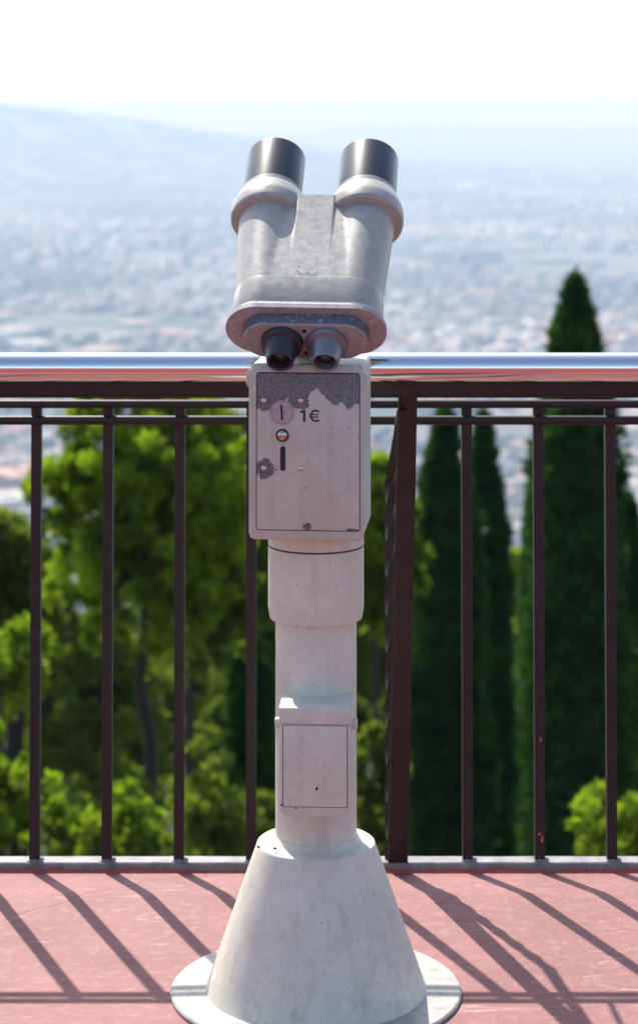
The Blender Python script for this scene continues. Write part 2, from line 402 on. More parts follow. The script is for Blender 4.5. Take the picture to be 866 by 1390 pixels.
# leaning strut with a twisted bar behind it
for si, xs0 in enumerate(STR):
    dx = xs0 - STR[0]
    topY = HY+.012; zt2 = hz1+.006
    p0 = at(538.5, 1170, RY-.012); 
    xt = (553.5-CX)*topY/F*math.cos(PITCH)
    x0 = (538.5-CX)*RY/F*math.cos(PITCH)
    m = MB(); hw = .0215; th = .005
    rs = []
    for k in range(9):
        f = k/8; z = BT-.002+(zt2-BT+.002)*f; y = (RY-.014)+(topY-RY+.014)*f; x = dx+x0+(xt-x0)*f
        h2 = hw*(1-.10*f)
        rs.append([(x-h2, y-th, z), (x+h2, y-th, z), (x+h2, y+th, z), (x-h2, y+th, z)])
    m.rings(rs); rb(m, 'strut', M['rail'], smooth=20, bevel=.0012)
    m = MB(); rs = []; x1 = (529.5-CX)*RY/F; xj = (545-CX)*(topY+.02)/F
    N = 170
    for k in range(N+1):
        f = k/N; z = BT+f*(zr(527)-BT); tw = f*math.pi*6.3
        if f > .82: tw = .82*math.pi*6.3+ (f-.82)*2
        g_ = max(0, (f-.80)/.20); x = dx+x1+(xj-x1)*g_**1.1; y = RY+.004+(topY+.016-RY-.004)*g_
        s_ = .0135
        rs.append([(x+s_*math.cos(tw+q)*1.0, y+s_*math.sin(tw+q), z) for q in (0, math.pi/2, math.pi, 1.5*math.pi)])
    m.rings(rs); rb(m, 'twisted_bar', M['rail'], smooth=50)
# chips of red primer on the second baluster from the right edge
for (px, py, w, h) in ((733.5, 1004, .0022, .006), (732, 1133, .003, .004), (735.5, 1141, .0026, .007), (737, 1136, .0014, .003)):
    c0 = at(px, py, RY-.0128); m = MB()
    pts = [(c0.x+w*math.cos(a)*random.uniform(.6, 1.1), c0.z+h*math.sin(a)*random.uniform(.7, 1.1)) for a in np.linspace(0, 2*math.pi, 10)[:-1]]
    m.rings([[(p, RY-.0131, q) for p, q in pts], [(p, RY-.0118, q) for p, q in pts]]); rb(m, 'paint_chip', M['chip_red'])

# ------------------------------------------------------------------ pay binoculars
VX, VY = (429-CX)*4.26/F, 4.26
bino = empty('pay_binoculars', (VX, VY, 0))
tag(bino, 'grey coin operated viewing binoculars on a round post before the railing', 'binoculars')
# ground plate
m = MB(); m.lathe([(.266, 0), (.267, .006), (.264, .009), (.20, .010)], 96); m.build('ground_plate', M['plate'], bino)
# cone pedestal
m = MB()
pr = [(.2035, .009), (.2010, .014), (.1790, .075), (.1525, .150), (.1295, .215), (.1125, .262), (.1095, .2705), (.1082, .2738), (.1055, .2755), (.1020, .2762), (.086, .277), (.0805, .280), (.0765, .288)]
m.lathe(pr, 96); m.build('pedestal', M['paint_cone'], bino, smooth=50)
m = MB(); m.lathe([(.0749, .275), (.0749, .40), (.0749, .55), (.0749, .70)], 72); m.build('post', M['paint_post'], bino)
m = MB(); m.lathe([(.0752, .6835), (.0840, .6838), (.0852, .6850), (.0856, .6870), (.0882, .7020), (.0886, .7060), (.0886, .8145), (.0875, .8160), (.0875, .8185), (.0886, .8195), (.0886, .86)], 96)
col_ = m.build('collar', M['paint_post'], bino, smooth=25)
m = MB(); m.lathe([(.08785, .8158), (.08785, .8187)], 96, cap0=False, cap1=False); m.build('joint_line', M['seam'], col_)
# small marks on the pedestal
for (px, py, r_) in ((372.5, 1152, .0022), (350, 1150, .0018)):
    c0 = at(px, py, 4.17)
    # find the cone surface along this view ray
    d = (c0-Vector((0, 0, EYE))).normalized(); 
    for s_ in np.linspace(3.9, 4.4, 600):
        p = Vector((0, 0, EYE))+d*s_; q = p-Vector((VX, VY, 0)); rad = np.interp(q.z, [z for r, z in pr], [r for r, z in pr])
        if math.hypot(q.x, q.y) <= rad: break
    m = MB(); nrm = Vector((q.x, q.y, .06)).normalized(); Mx = Matrix.Translation(q-nrm*.004) @ nrm.to_track_quat('Z', 'Y').to_matrix().to_4x4()
    m.lathe([(r_, 0), (r_, .0046)], 12, Mx); m.build('bolt_hole', M['hole'], bino)

# upper assembly, turned slightly to the right
YAW = R(-5.0)
T0 = Matrix.Translation((-VX, -VY, 0))           # world -> root frame
# coin box
c_top = at(415.5, 495, 4.14); c_bot = at(415.5, 733.5, 4.14)
bz0, bz1 = c_bot.z, c_top.z; bw = 155.5/2*4.14/F; BD = .215
MB_ = T0 @ Matrix.Translation((at(415.5, 600, 4.14).x, 4.14, 0)) @ Matrix.Rotation(YAW, 4, 'Z')   # local: x right, y depth from front face, z world height
def rrect(x0, x1, z0, z1, r, n=6):
    pts = []
    for cx, cz, a0 in ((x1-r, z0+r, -90), (x1-r, z1-r, 0), (x0+r, z1-r, 90), (x0+r, z0+r, 180)):
        for k in range(n+1):
            a = R(a0+90*k/n); pts.append((cx+r*math.cos(a), cz+r*math.sin(a)))
    return pts
def prism(mb, pts, y0, y1, ch=.0, mi=0):
    """closed outline in x,z extruded along y with small chamfers; y0 is the front"""
    cx = sum(p[0] for p in pts)/len(pts); cz = sum(p[1] for p in pts)/len(pts)
    W_ = max(p[0] for p in pts)-min(p[0] for p in pts); H_ = max(p[1] for p in pts)-min(p[1] for p in pts)
    def sh(d): return [(cx+(x-cx)*(1-2*d/W_), cz+(z-cz)*(1-2*d/H_)) for x, z in pts]
    st = [(y0, ch), (y0+ch*.3, ch*.35), (y0+ch, 0), (y1-ch, 0), (y1, ch)] if ch else [(y0, 0), (y1, 0)]
    mb.rings([[(x, y, z) for x, z in sh(d)] for y, d in st], mi)
m = MB()
# front frame outline with cut top corners and small ears below them
z1 = bz1; z0 = bz0; a = bw
out = [(-a+.010, z0), (a-.006, z0), (a-.001, z0+.004), (a, z0+.010), (a, z1-.037), (a+.004, z1-.040), (a+.0065, z1-.034), (a+.0065, z1-.017), (a+.003, z1-.012), (a-.004, z1-.010),
       (a-.012, z1-.001), (a-.018, z1), (-a+.018, z1), (-a+.012, z1-.001), (-a+.004, z1-.010), (-a-.002, z1-.012), (-a-.0055, z1-.017), (-a-.0055, z1-.034), (-a-.003, z1-.040), (-a, z1-.037), (-a, z0+.012), (-a+.003, z0+.003)]
prism(m, out, 0, .016, .0022)
inner = rrect(-a+.001, a-.001, z0+.002, z1-.002, .008)
prism(m, inner, .014, BD, .004)
# ring of the front frame standing proud of the recessed body: beaded edge on the side
coin = m.build('coin_box', M['paint'], bino, mw=MB_, smooth=35)
m = MB()
for z in np.arange(z0+.02, z1-.05, .0052):
    m.lathe([(.0006, 0), (.0019, .0008), (.0019, .0026), (.0006, .0036)], 8, Matrix.Translation((a-.0006, .0195, z)))
m.build('beaded_seam', M['paint'], coin)
# door
def box_at(px, py): 
    """photo pixel on the front face -> local x, z"""
    p = at(px, py, 4.14); return (p.x-at(415.5, 600, 4.14).x, p.z)
x0, zt_ = box_at(348.5, 506.5); x1, zb_ = box_at(488, 719.5)
dcx, dcz = (x0+x1)/2, (zt_+zb_)/2
DW2, DH2 = (x1-x0), (zt_-zb_)
m = MB(); prism(m, rrect(x0-.0016, x1+.0016, zb_-.0016, zt_+.0016, .006), -.0004, .004); m.build('door_gap', M['seam'], coin)
m = MB(); prism(m, rrect(-DW2/2, DW2/2, -DH2/2, DH2/2, .005), -.0022, .003, .0010)
door = m.build('door', M['door'], coin, mw=Matrix.Translation((dcx, 0, dcz)))
door['label'] = 'flat door with paint worn to dark metal along its top'
def on_door(px, py):
    x, z = box_at(px, py); return (x-dcx, z-dcz)
ROTF = Matrix.Rotation(R(90), 4, 'X')            # lathe axis z -> -y (towards viewer)
def disc(name, px, py, prof, mat, par=None, n=40, extra=None):
    x, z = on_door(px, py); m = MB(); m.lathe(prof, n, Matrix.Translation((x, -.0022, z)) @ ROTF)
    return m.build(name, mat, par or door)
for px, py in ((358, 544), (408.5, 543.5), (358, 636), (408.5, 636)):
    disc('screw', px, py, [(.0050, -.0005), (.0050, .0008), (.0040, .0019), (.0022, .0026), (.0005, .0028)], M['screw'])
cm = disc('coin_mechanism', 383, 559.5, [(.0222, -.0005), (.0222, .0016), (.0212, .0022), (.0203, .0016), (.0200, .0012), (.0195, .0022), (.0120, .0027), (.001, .0028)], M['disc'], n=56)
x, z = on_door(382.5, 559.5)
m = MB(); m.box((x-.0018, -.00525, z-.0135), (x+.0018, -.0046, z+.0135), M4=Matrix.Translation((x, 0, z)) @ Matrix.Rotation(R(-4), 4, 'Y') @ Matrix.Translation((-x, 0, -z)))
m.build('coin_slot', M['hole'], cm)
x, z = on_door(393, 551.5); m = MB(); m.lathe([(.0022, 0), (.0020, .0012), (.0006, .0018)], 14, Matrix.Translation((x, -.0048, z)) @ ROTF); m.build('rivet', M['screw'], cm)
hb = disc('button_ring', 383.5, 591, [(.0170, -.0005), (.0168, .0004), (.0150, .0014), (.0125, .0016), (.0118, .0006), (.0118, -.0004)], M['paint'], n=40)
x, z = on_door(383.5, 591); m = MB(); m.lathe([(.0118, .0002), (.0100, .0004)], 30, Matrix.Translation((x, -.0024, z)) @ ROTF); m.build('button_gap', M['hole'], hb)
m = MB(); m.lathe([(.0094, .0), (.0094, .0018), (.0085, .0034), (.0062, .0049), (.0032, .0057), (.0004, .0059)], 36, Matrix.Translation((x, -.0026, z)) @ ROTF); m.build('button', M['button'], hb)
# return slot with a raised lip
x, z = on_door(384, 622.5); hh = 16.5*4.14/F; ww = 3.6*4.14/F
m = MB(); prism(m, rrect(x-ww-.0016, x+ww+.0016, z-hh-.0016, z+hh+.0016, ww+.0012, 5), -.0032, -.0018, .0006)
lip = m.build('slot_lip', M['paint'], door)
m = MB(); prism(m, rrect(x-ww, x+ww, z-hh, z+hh, ww-.0002, 5), -.0036, -.0030); m.build('return_slot', M['hole'], lip)
x, z = on_door(418.5, 711); m = MB(); m.lathe([(.0022, 0), (.0022, .0003)], 16, Matrix.Translation((x, -.0022, z)) @ ROTF); m.build('keyhole', M['hole'], door)
# printed price
def text(name, s, x, z, size, mat, par, y=-.0026, sx=1.0, rot=None, bold=.0):
    cu = bpy.data.curves.new(name, 'FONT'); cu.body = s; cu.size = size; cu.extrude = .0002; cu.offset = bold
    cu.align_x = 'LEFT'; o = bpy.data.objects.new(name, cu); COL.objects.link(o)
    dg = bpy.context.evaluated_depsgraph_get(); me = bpy.data.meshes.new_from_object(o.evaluated_get(dg))
    bpy.data.objects.remove(o); me.materials.clear(); me.materials.append(mat)
    o = bpy.data.objects.new(name, me); COL.objects.link(o); o.parent = par
    o.matrix_local = Matrix.Translation((x, y, z)) @ (rot or ROTF) @ Matrix.Diagonal((sx, 1, 1, 1)); return o
x, z = on_door(409, 571); x2, z2 = on_door(421.5, 571.8)
m = MB(); x, z = on_door(413.2, 572.2); hd_ = .0215
m.add([(x-.0022, -.0027, z), (x+.0022, -.0027, z), (x+.0022, -.0027, z+hd_), (x-.0030, -.0027, z+hd_), (x-.0075, -.0027, z+hd_-.0028), (x-.0062, -.0027, z+hd_-.0062), (x-.0022, -.0027, z+hd_-.0050)], [(0, 1, 2, 3, 4, 5, 6)])
m.build('price_digit', M['ink'], door, smooth=0)
# the euro sign: an open arc with two bars
m = MB(); cx_, cz_ = on_door(429, 563.8); ro, ri = .0112, .0078
arc = np.linspace(R(48), R(312), 30)
o_ = [(cx_+ro*math.cos(t_)*.95, cz_+ro*math.sin(t_)) for t_ in arc]; i_ = [(cx_+ri*math.cos(t_)*.95, cz_+ri*math.sin(t_)) for t_ in arc]
vs = [(p[0], -.0027, p[1]) for p in o_]+[(p[0], -.0027, p[1]) for p in i_]; n_ = len(arc)
m.add(vs, [(k, n_+k, n_+k+1, k+1) for k in range(n_-1)])
for dz in (.0023, -.0023):
    m.box((cx_-.0125, -.00272, cz_+dz-.0011), (cx_+.0045, -.0024, cz_+dz+.0011))
m.build('euro_sign', M['ink'], door)

# collection box low on the post
c0 = at(427.5, 960, 4.105)
MBL = T0 @ Matrix.Translation((c0.x, 4.105, 0)) @ Matrix.Rotation(R(-3.2), 4, 'Z')
k_ = 4.105/F; hw = 47.6*k_; tz = at(427, 961.5, 4.105).z; lz = at(427, 983.5, 4.105).z; bz = at(427, 1109.5, 4.105).z
m = MB()
prism(m, [(-hw, lz-.001), (-hw, bz+.012), (-hw+.004, bz+.004), (-hw+.012, bz), (hw-.012, bz), (hw-.004, bz+.004), (hw, bz+.012), (hw, lz-.001)][::-1], .002, .135, .0015)
cb = m.build('collection_box', M['paint_post'], bino, mw=MBL, smooth=30)
m = MB(); prism(m, [(-hw-.0012, tz), (-hw-.0012, lz), (hw+.0012, lz), (hw+.0012, tz)][::-1], -.0012, .128, .0012); m.build('box_lid', M['paint_post'], cb, smooth=30)
def ob(px, py):
    p = at(px, py, 4.105); return (p.x-c0.x, p.z)
x0, z1_ = ob(384.5, 985.5); x1, z0_ = ob(471, 1096)
m = MB(); prism(m, rrect(x0-.0014, x1+.0014, z0_-.0014, z1_, .001, 2), .0016, .006); m.build('box_door_gap', M['seam'], cb)
m = MB(); prism(m, rrect(x0, x1, z0_, z1_-.0004, .001, 2), -.0004, .005, .0008); bd = m.build('box_door', M['paint_post'], cb)
x, z = ob(430, 1071); m = MB(); m.lathe([(.0026, 0), (.0026, .0004)], 16, Matrix.Translation((x, -.0004, z)) @ ROTF); m.build('lock_hole', M['hole'], bd)
for s_ in (-1, 1):
    z = ob(0, 990.5)[1]; m = MB(); x = s_*(hw+.002)
    m.rings([[(x, .040+.010*math.cos(q), z+.0105*math.sin(q)) for q in np.linspace(0, 2*math.pi, 17)[:-1]], [(x+s_*.009, .040+.0095*math.cos(q), z+.010*math.sin(q)) for q in np.linspace(0, 2*math.pi, 17)[:-1]]][::s_])
    m.build('lug', M['paint_post'], cb, bevel=.001)
# faded blue marker scribble on the lid
m = MB(); zz = tz+.0006
for k in range(26):
    xx = -hw+.008+k*.0012*1.1; w = random.uniform(.0004, .0009)
    if random.random() < .35: continue
    m.box((xx, .018+random.uniform(0, .004), zz-.0004), (xx+w, .024+random.uniform(-.002, .005), zz))
m.build('marker_scribble', M['blue_ink'], cb)
# chipped patches at the bottom of the collection box
def chip(px, py, w, h, par, fn, mat, y=-.0006, name='paint_chip'):
    x, z = fn(px, py); m = MB(); n = 14
    p = [(x+w*math.cos(q)*random.uniform(.55, 1.15), z+h*math.sin(q)*random.uniform(.5, 1.15)) for q in np.linspace(0, 2*math.pi, n+1)[:-1]]
    m.rings([[(a_, y, b_) for a_, b_ in p], [(a_, y+.0004, b_) for a_, b_ in p]]); return m.build(name, mat, par)
bare = simple('bare_dark_metal', (.12, .115, .125), .5, .2, .3, 300, .3)
for a_ in ((381.5, 1094, .003, .0018), (402, 1098.5, .0035, .0012), (411.5, 1098, .0018, .001), (386, 1004, .0013, .0012), (383.5, 1095, .004, .001)):
    chip(*a_, cb, ob, bare, y=.0012)

# binocular head: local frame x right, t along the optical axis, n = upper normal
EL = R(40)
fc0 = at(415.5, 447, 4.16)
ax = Matrix.Rotation(YAW, 4, 'Z') @ Matrix.Rotation(EL, 4, 'X') @ Matrix.Rotation(R(.8), 4, 'Y')
MH = T0 @ Matrix.Translation(fc0) @ ax           # local x right, y = axis, z = upper normal
def outline(c, r, p, N=48, w=None, fill=None):
    """upper half then lower half of two circles bridged by a slab of half height p"""
    up = []
    for k in range(N+1):
        th = math.pi-math.pi*k/N                 # spread points more densely at the ends
        x = (c+r)*math.cos(th)
        a = abs(x)-c; h = math.sqrt(max(0, r*r-a*a)) if abs(a) < r else 0
        if abs(x) < c:
            if w is None: h = max(h, p)
            else: h = max(h, fill, p*min(1, max(0, (w+.002-abs(x))/.002)))
        up.append((x, h))
    # soften the inner corner
    for _ in range(2):
        q = up[:]
        for k in range(2, N-1):
            if abs(up[k][0]) < c: q[k] = (up[k][0], (up[k-1][1]+2*up[k][1]+up[k+1][1])/4)
        up = q
    lo = [(x, -h) for x, h in up[-2:0:-1]]
    return up+lo
def loft(mb, st, mi=0, N=48):
    mb.rings([[(x, q[0], n_) for x, n_ in outline(q[1], q[2], q[3], N, *q[4:])][::-1] for q in st], mi)
head = MB()
loft(head, [(.078, .080, .0560, .0556, .040, .0556), (.10, .0815, .0562, .0552, .040, .0552), (.14, .084, .0566, .0542, .040, .0542), (.18, .0862, .0570, .0532, .037, .0530), (.22, .0885, .0574, .0524, .037, .0508), (.26, .0905, .0578, .0516, .037, .0482), (.29, .0920, .0580, .0510, .037, .0455), (.3085, .0928, .0580, .0508, .037, .0435), (.3105, .0928, .0565, .0490, .036, .0415)], N=360)
AXT = Matrix.Rotation(R(-90), 4, 'X')            # lathe axis z -> +y
for s_ in (-1, 1):
    head.lathe([(.0578, .29), (.0580, .36)], 56, Matrix.Translation((s_*.0920, 0, 0)) @ AXT)
hd = head.build('head', M['paint_head'], bino, mw=MH, smooth=35)
m = MB(); loft(m, [(.010, .0810, .0570, .0570), (.012, .0812, .0578, .0578), (.0790, .0800, .0576, .0576), (.0800, .0800, .0570, .0570), (.0803, .0800, .0556, .0556)], N=72); m.build('end_cap', M['paint_head'], hd, smooth=30)
m = MB(); loft(m, [(-.0035, .0873, .0578, .0578), (-.0028, .0875, .0590, .0590), (.0068, .0875, .0592, .0592), (.0076, .0872, .0585, .0585), (.0078, .0845, .0584, .0584), (.0130, .0835, .0583, .0583), (.0136, .0830, .0577, .0577)], N=72)
flg = m.build('flange', M['paint_flange'], hd, smooth=30)
m = MB(); loft(m, [(-.0305, .0700, .0405, .0405), (-.0295, .0700, .0422, .0422), (-.0275, .0700, .0430, .0430)], 1, N=72); 
loft(m, [(-.0275, .0700, .0430, .0430), (-.006, .0705, .0437, .0437), (-.003, .0705, .0450, .0450)], 0, N=72)
boss = m.build('eyepiece_plate', [M['worn_edge'], M['paint_flange']], hd, smooth=30)
# bolts on flange and plate
for (x, n) in ((-.117, .026), (.117, .026), (-.122, -.022), (.122, -.022), (-.130, .002)):
    m = MB(); m.lathe([(.0052, 0), (.0050, .0008), (.0030, .0014)], 16, Matrix.Translation((x, -.0035, n)) @ ROTF); m.build('bolt', M['disc'], flg)
for (x, n) in ((0, .027), (0, -.029)):
    m = MB(); m.lathe([(.0042, 0), (.0040, .0008), (.0026, .001), (.0024, -.0005)], 14, Matrix.Translation((x, -.0305, n)) @ ROTF); m.build('screw', M['hole'], boss)
# eyepieces
for s_, mt in ((-1, M['black_eye']), (1, M['grey_eye'])):
    m = MB()
    m.lathe([(.0385, -.001), (.0385, .007), (.0372, .0115), (.0335, .0135), (.0312, .0150), (.0250, .0470), (.0243, .0500), (.0232, .0510), (.0212, .0508), (.0196, .0490), (.0188, .0400), (.0186, .0330)], 56,
            Matrix.Translation((s_*.0402-.001, -.0305, -.001)) @ ROTF, cap1=False)
    e = m.build('eyepiece', mt, hd, smooth=35)
    m = MB(); m.lathe([(.0187, .0300), (.0186, .0332), (.0120, .0338), (.0118, .0335)], 40, Matrix.Translation((s_*.0402-.001, -.0305, -.001)) @ ROTF); m.build('eyepiece_bottom', M['hole'], e)
    m = MB(); m.lathe([(.0118, .0330), (.0110, .0350), (.0070, .0362), (.0005, .0367)], 32, Matrix.Translation((s_*.0402-.001, -.0305, -.001)) @ ROTF); m.build('eyepiece_lens', M['glass'], e)
# objective collars and hoods
for s_ in (-1, 1):
    L = Matrix.Translation((s_*.0918, 0, 0)) @ AXT
    m = MB(); m.lathe([(.0582, .279), (.0605, .2800), (.0690, .2815), (.0715, .2830), (.0733, .2860), (.0740, .2910), (.0740, .3060), (.0736, .3120), (.0720, .3170), (.0655, .3390), (.0640, .3425), (.0615, .3445), (.0575, .3450)], 72, L)
    m.build('objective_collar', M['paint_head'], hd, smooth=40)
    m = MB(); m.lathe([(.0568, .340), (.0570, .465), (.0566, .4675), (.0552, .4680), (.0545, .4665), (.0542, .38), (.0542, .37)], 72, L, cap0=True, cap1=True)
    h = m.build('lens_hood', M['black_satin'], hd, smooth=30)
    m = MB(); m.lathe([(.0535, .3700), (.0535, .3720), (.03, .3760), (.001, .3775)], 48, L); m.build('objective_lens', M['glass'], h)
# cracked filler line on the lower edge of the head's top panel
m = MB()
def crackline(pts):
    for a_, b_ in zip(pts[:-1], pts[1:]):
        a_ = Vector(a_); b_ = Vector(b_); d = (b_-a_); n = Vector((-d.y, d.x, 0)).normalized()*.0006*random.uniform(.5, 1.6)
        m.add([a_-n, b_-n, b_+n, a_+n], [(0, 1, 2, 3)])
pz = lambda t_: float(np.interp(t_, [.078, .10, .14], [.0556, .0550, .0540]))+.0006
def cp(x, t_): return (x, t_, pz(t_))
for pl in ([(-.022, .098), (-.016, .090), (-.009, .0875), (-.003, .091), (.004, .0885), (.012, .090), (.019, .0955)], [(-.019, .088), (-.011, .0845), (-.003, .0855), (.006, .0845), (.013, .087)], [(-.003, .091), (.001, .0965)], [(-.020, .108), (-.016, .103)], [(.009, .083), (.017, .086)]):
    crackline([cp(x, t_) for x, t_ in pl])
m.build('paint_crack', bare, hd, smooth=0)
# neck between box and head
m = MB(); nx = (at(424, 480, 4.27)).x-VX; zb_top = bz1-.004
m.lathe([(.050, zb_top), (.050, zb_top+.012), (.038, zb_top+.020), (.034, zb_top+.05), (.034, 1.275)], 40, Matrix.Translation((nx, .022, 0)))
m.build('neck', M['paint'], bino, smooth=30)

# ------------------------------------------------------------------ trees
def leaf_cloud(centers, radii, per, size, aspect=2.2, flat=1.0, up=0.0, shell=.35):
    """numpy cloud of small leaf quads round clump centres; returns verts (N*4,3)"""
    C_ = np.repeat(np.asarray(centers), per, 0); Rr = np.repeat(np.asarray(radii), per)
    n = len(C_); d = rng.normal(size=(n, 3)); d /= np.linalg.norm(d, axis=1)[:, None]
    rad = Rr*(shell+(1-shell)*rng.random(n)**.5); P = C_+d*rad[:, None]*np.array([1, 1, flat])
    a = d+rng.normal(size=(n, 3))*.6; a[:, 2] += up; a /= np.linalg.norm(a, axis=1)[:, None]
    b = np.cross(a, rng.normal(size=(n, 3))); b /= np.linalg.norm(b, axis=1)[:, None]
    L = size*(.6+.8*rng.random(n))[:, None]; w = L/aspect
    V = np.stack([P-b*w*.3, P+a*L*.5-b*w*.5, P+a*L, P+a*L*.5+b*w*.5], 1)
    return V.reshape(-1, 3)
def cloud_obj(name, V, mat, parent):
    n = len(V)//4; me = bpy.data.meshes.new(name)
    me.vertices.add(len(V)); me.vertices.foreach_set('co', V.astype(np.float32).ravel())
    me.loops.add(len(V)); me.loops.foreach_set('vertex_index', np.arange(len(V), dtype=np.int32))
    me.polygons.add(n); me.polygons.foreach_set('loop_start', np.arange(0, len(V), 4, dtype=np.int32)); me.polygons.foreach_set('loop_total', np.full(n, 4, np.int32))
    me.materials.append(mat); me.update(calc_edges=True)
    o = bpy.data.objects.new(name, me); COL.objects.link(o); o.parent = parent; return o
def gz_(x, y): return float(terrain_z(x, y))

def cypress(px, apex, D, wpx, label, group='cypresses on the slope', bulge=.35, lean=0):
    a = at(px, apex, D); H = a.z-gz_(a.x, D); s = D/F; r = wpx/2*s
    root = empty('cypress', (a.x, D, a.z-H)); tag(root, label, 'cypress', group)
    m = MB(); m.tube([(0, 0, -.4), (0, 0, H*.3), (0, 0, H*.9)], [r*.2, r*.16, .02], 8); m.build('trunk', M['bark'], root)
    hs = rng.random(int(170+H*34))**.85; 
    prof = lambda f: np.interp(f, [0, .08, .3, .52, .75, .86, .915, .954, .973, 1], [.5, .85, 1, .92, .72, .58, .42, .25, .13, .0])
    f = .03+hs*.965; rr = r*prof(f); th = rng.random(len(f))*2*np.pi
    lump = 1+.12*np.sin(th*3+f*17)+.10*np.sin(th*2-f*31+1)
    k = (.45+.5*rng.random(len(f))**.6)*rr*lump
    Cc = np.stack([np.cos(th)*k, np.sin(th)*k, f*H], 1); rad = .08*r+.27*rr*(.5+.7*rng.random(len(f)))
    # flame-like tips: clumps stretched upwards
    V = leaf_cloud(Cc, rad, 100, .13, 2.6, 2.1, .9, .6)
    # upright spray feathering at the edge
    n2 = int(900); f2 = .1+.9*rng.random(n2); t2 = rng.random(n2)*2*np.pi; r2 = r*prof(f2)*(.95+.22*rng.random(n2))
    C2 = np.stack([np.cos(t2)*r2, np.sin(t2)*r2, f2*H], 1); V2 = leaf_cloud(C2, np.full(n2, .05), 9, .12, 3, 2.5, 1.3)
    V3 = leaf_cloud(np.array([[0, 0, H*q] for q in (.975, .985, .995, 1.0)]), [.05, .04, .03, .02], 40, .09, 3, 3, 1.5)
    o = cloud_obj('crown', np.concatenate([V, V2, V3]), M['cypress_leaf'], root)
    return root

def pine(px, top, D, wpx, hpx, label, mat='pine_leaf', trunk=None, group='pines on the slope', clumps=150, per=130, size=.12, dense=1.0):
    """crown centred on column px with its top row; trunk: pixel points down to the ground"""
    s = D/F; ctop = at(px, top, D); cw = wpx/2*s; ch = hpx*s
    tp = [at(x, y, D) for x, y in trunk] if trunk else [Vector((ctop.x, D, ctop.z-ch*.35)), Vector((ctop.x+.1, D, ctop.z-ch))]
    foot = Vector((tp[-1].x+.2, D, gz_(tp[-1].x, D)-.1)); 
    if tp[-1].z < foot.z: foot.z = tp[-1].z-.3
    root = empty('pine', foot); tag(root, label, 'pine tree', group)
    pts = [foot]+tp[::-1]; pts = [p-foot for p in pts]; n = len(pts)
    tr = max(.06, cw*.07)
    m = MB(); m.tube(pts, [tr*(1.25-.9*k/(n-1)) for k in range(n)], 10)
    base = ctop-foot; ccen = base-Vector((0, 0, ch*.5)); Cc = []; Rr = []
    k = 0
    while len(Cc) < clumps*1.9:
        d = Vector((random.gauss(0, .5), random.gauss(0, .5), random.gauss(.05, .48)))
        if d.length > 1.25 or d.length < .2: continue
        if mnoise.noise(d*2.3+Vector((px, 0, 0))) < -.02/dense and d.length < 2: 
            k += 1
            if k < 4000: continue
        w = 1-.25*max(0, d.z)
        p = ccen+Vector((d.x*cw*w, d.y*cw*w*.9, min(d.z, .92)*ch*.5)); Cc.append(p[:]); Rr.append(random.uniform(.05, .17)*cw*(.9 if d.length < .75 else .7))
        if len(Cc) % 5 == 0:
            q = pts[-1]*.6+pts[-2]*.4 if random.random() < .6 else pts[-1]
            if n > 3 and p.z < pts[-2].z: q = pts[-2]
            mid = q.lerp(p, .5)+Vector((0, 0, -.08*cw)); m.tube([q, mid, p], [tr*.45, tr*.25, tr*.08], 6)
    m.build('trunk', M['bark'], root, smooth=60)
    cloud_obj('crown', leaf_cloud(Cc, Rr, int(per*.62), size, 3.4, .75, .5, .05), M[mat], root)
    return root

def bush(px, py, D, wpx, hpx, label, mat='bush_leaf', clumps=80, per=75, size=.07, group='bushes on the slope'):
    s = D/F; p0 = at(px, py, D); w = wpx/2*s; h = hpx/2*s
    gz0 = gz_(p0.x, D); root = empty('bush', (p0.x, D, gz0)); tag(root, label, 'bush', group)
    Cc = []; Rr = []; m = MB(); zc = p0.z-gz0
    while len(Cc) < clumps:
        d = Vector((random.gauss(0, .55), random.gauss(0, .55), random.gauss(-.15, .55)))
        if d.length > 1.7 or mnoise.noise(d*1.9+Vector((0, px, 0))) < -.08: continue
        p = Vector((d.x*w, d.y*w, zc+d.z*h)); Cc.append(p[:]); Rr.append(random.uniform(.08, .24)*min(w, h))
        if len(Cc) % 4 == 0: m.tube([(0, 0, -.2), (p.x*.3, p.y*.3, zc*.5), p], [.035, .02, .006], 5)
    m.build('stem', M['bark'], root); cloud_obj('leaves', leaf_cloud(Cc, Rr, per, size, 2.0, .9, .2, .15), M[mat], root)
    return root

cypress(780, 382, 30, 142, 'tallest dark cypress rising above the steel handrail on the right')
cypress(604, 558, 34, 118, 'dark broad cypress just right of the leaning railing strut')
cypress(656, 566, 36, 82, 'slim dark cypress right beside the broad one')
cypress(852, 680, 33, 74, 'dark cypress at the right edge beside the tallest one')
cypress(727, 636, 38, 46, 'thin cypress half hidden by the left side of the tallest one')
cypress(343, 668, 27, 62, 'dark cypress standing behind the left edge of the coin box')
pine(205, 508, 21, 275, 350, 'large sunlit pine with a curved dark trunk left of the binoculars', trunk=[(190, 640), (196, 760), (197, 860), (190, 930), (205, 1010), (203, 1090), (207, 1160)], clumps=400, per=300, size=.075)
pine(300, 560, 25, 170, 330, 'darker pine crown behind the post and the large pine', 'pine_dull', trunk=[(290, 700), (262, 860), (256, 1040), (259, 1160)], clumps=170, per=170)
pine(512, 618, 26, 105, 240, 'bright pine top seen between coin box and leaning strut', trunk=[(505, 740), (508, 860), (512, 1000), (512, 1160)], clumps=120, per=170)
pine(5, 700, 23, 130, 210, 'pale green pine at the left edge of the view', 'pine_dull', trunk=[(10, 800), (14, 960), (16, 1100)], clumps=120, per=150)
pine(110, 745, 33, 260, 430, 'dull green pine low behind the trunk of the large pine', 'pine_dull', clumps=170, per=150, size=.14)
pine(465, 705, 40, 240, 330, 'dim shaded pine directly behind the round post', 'pine_dull', clumps=200, per=150, size=.14)
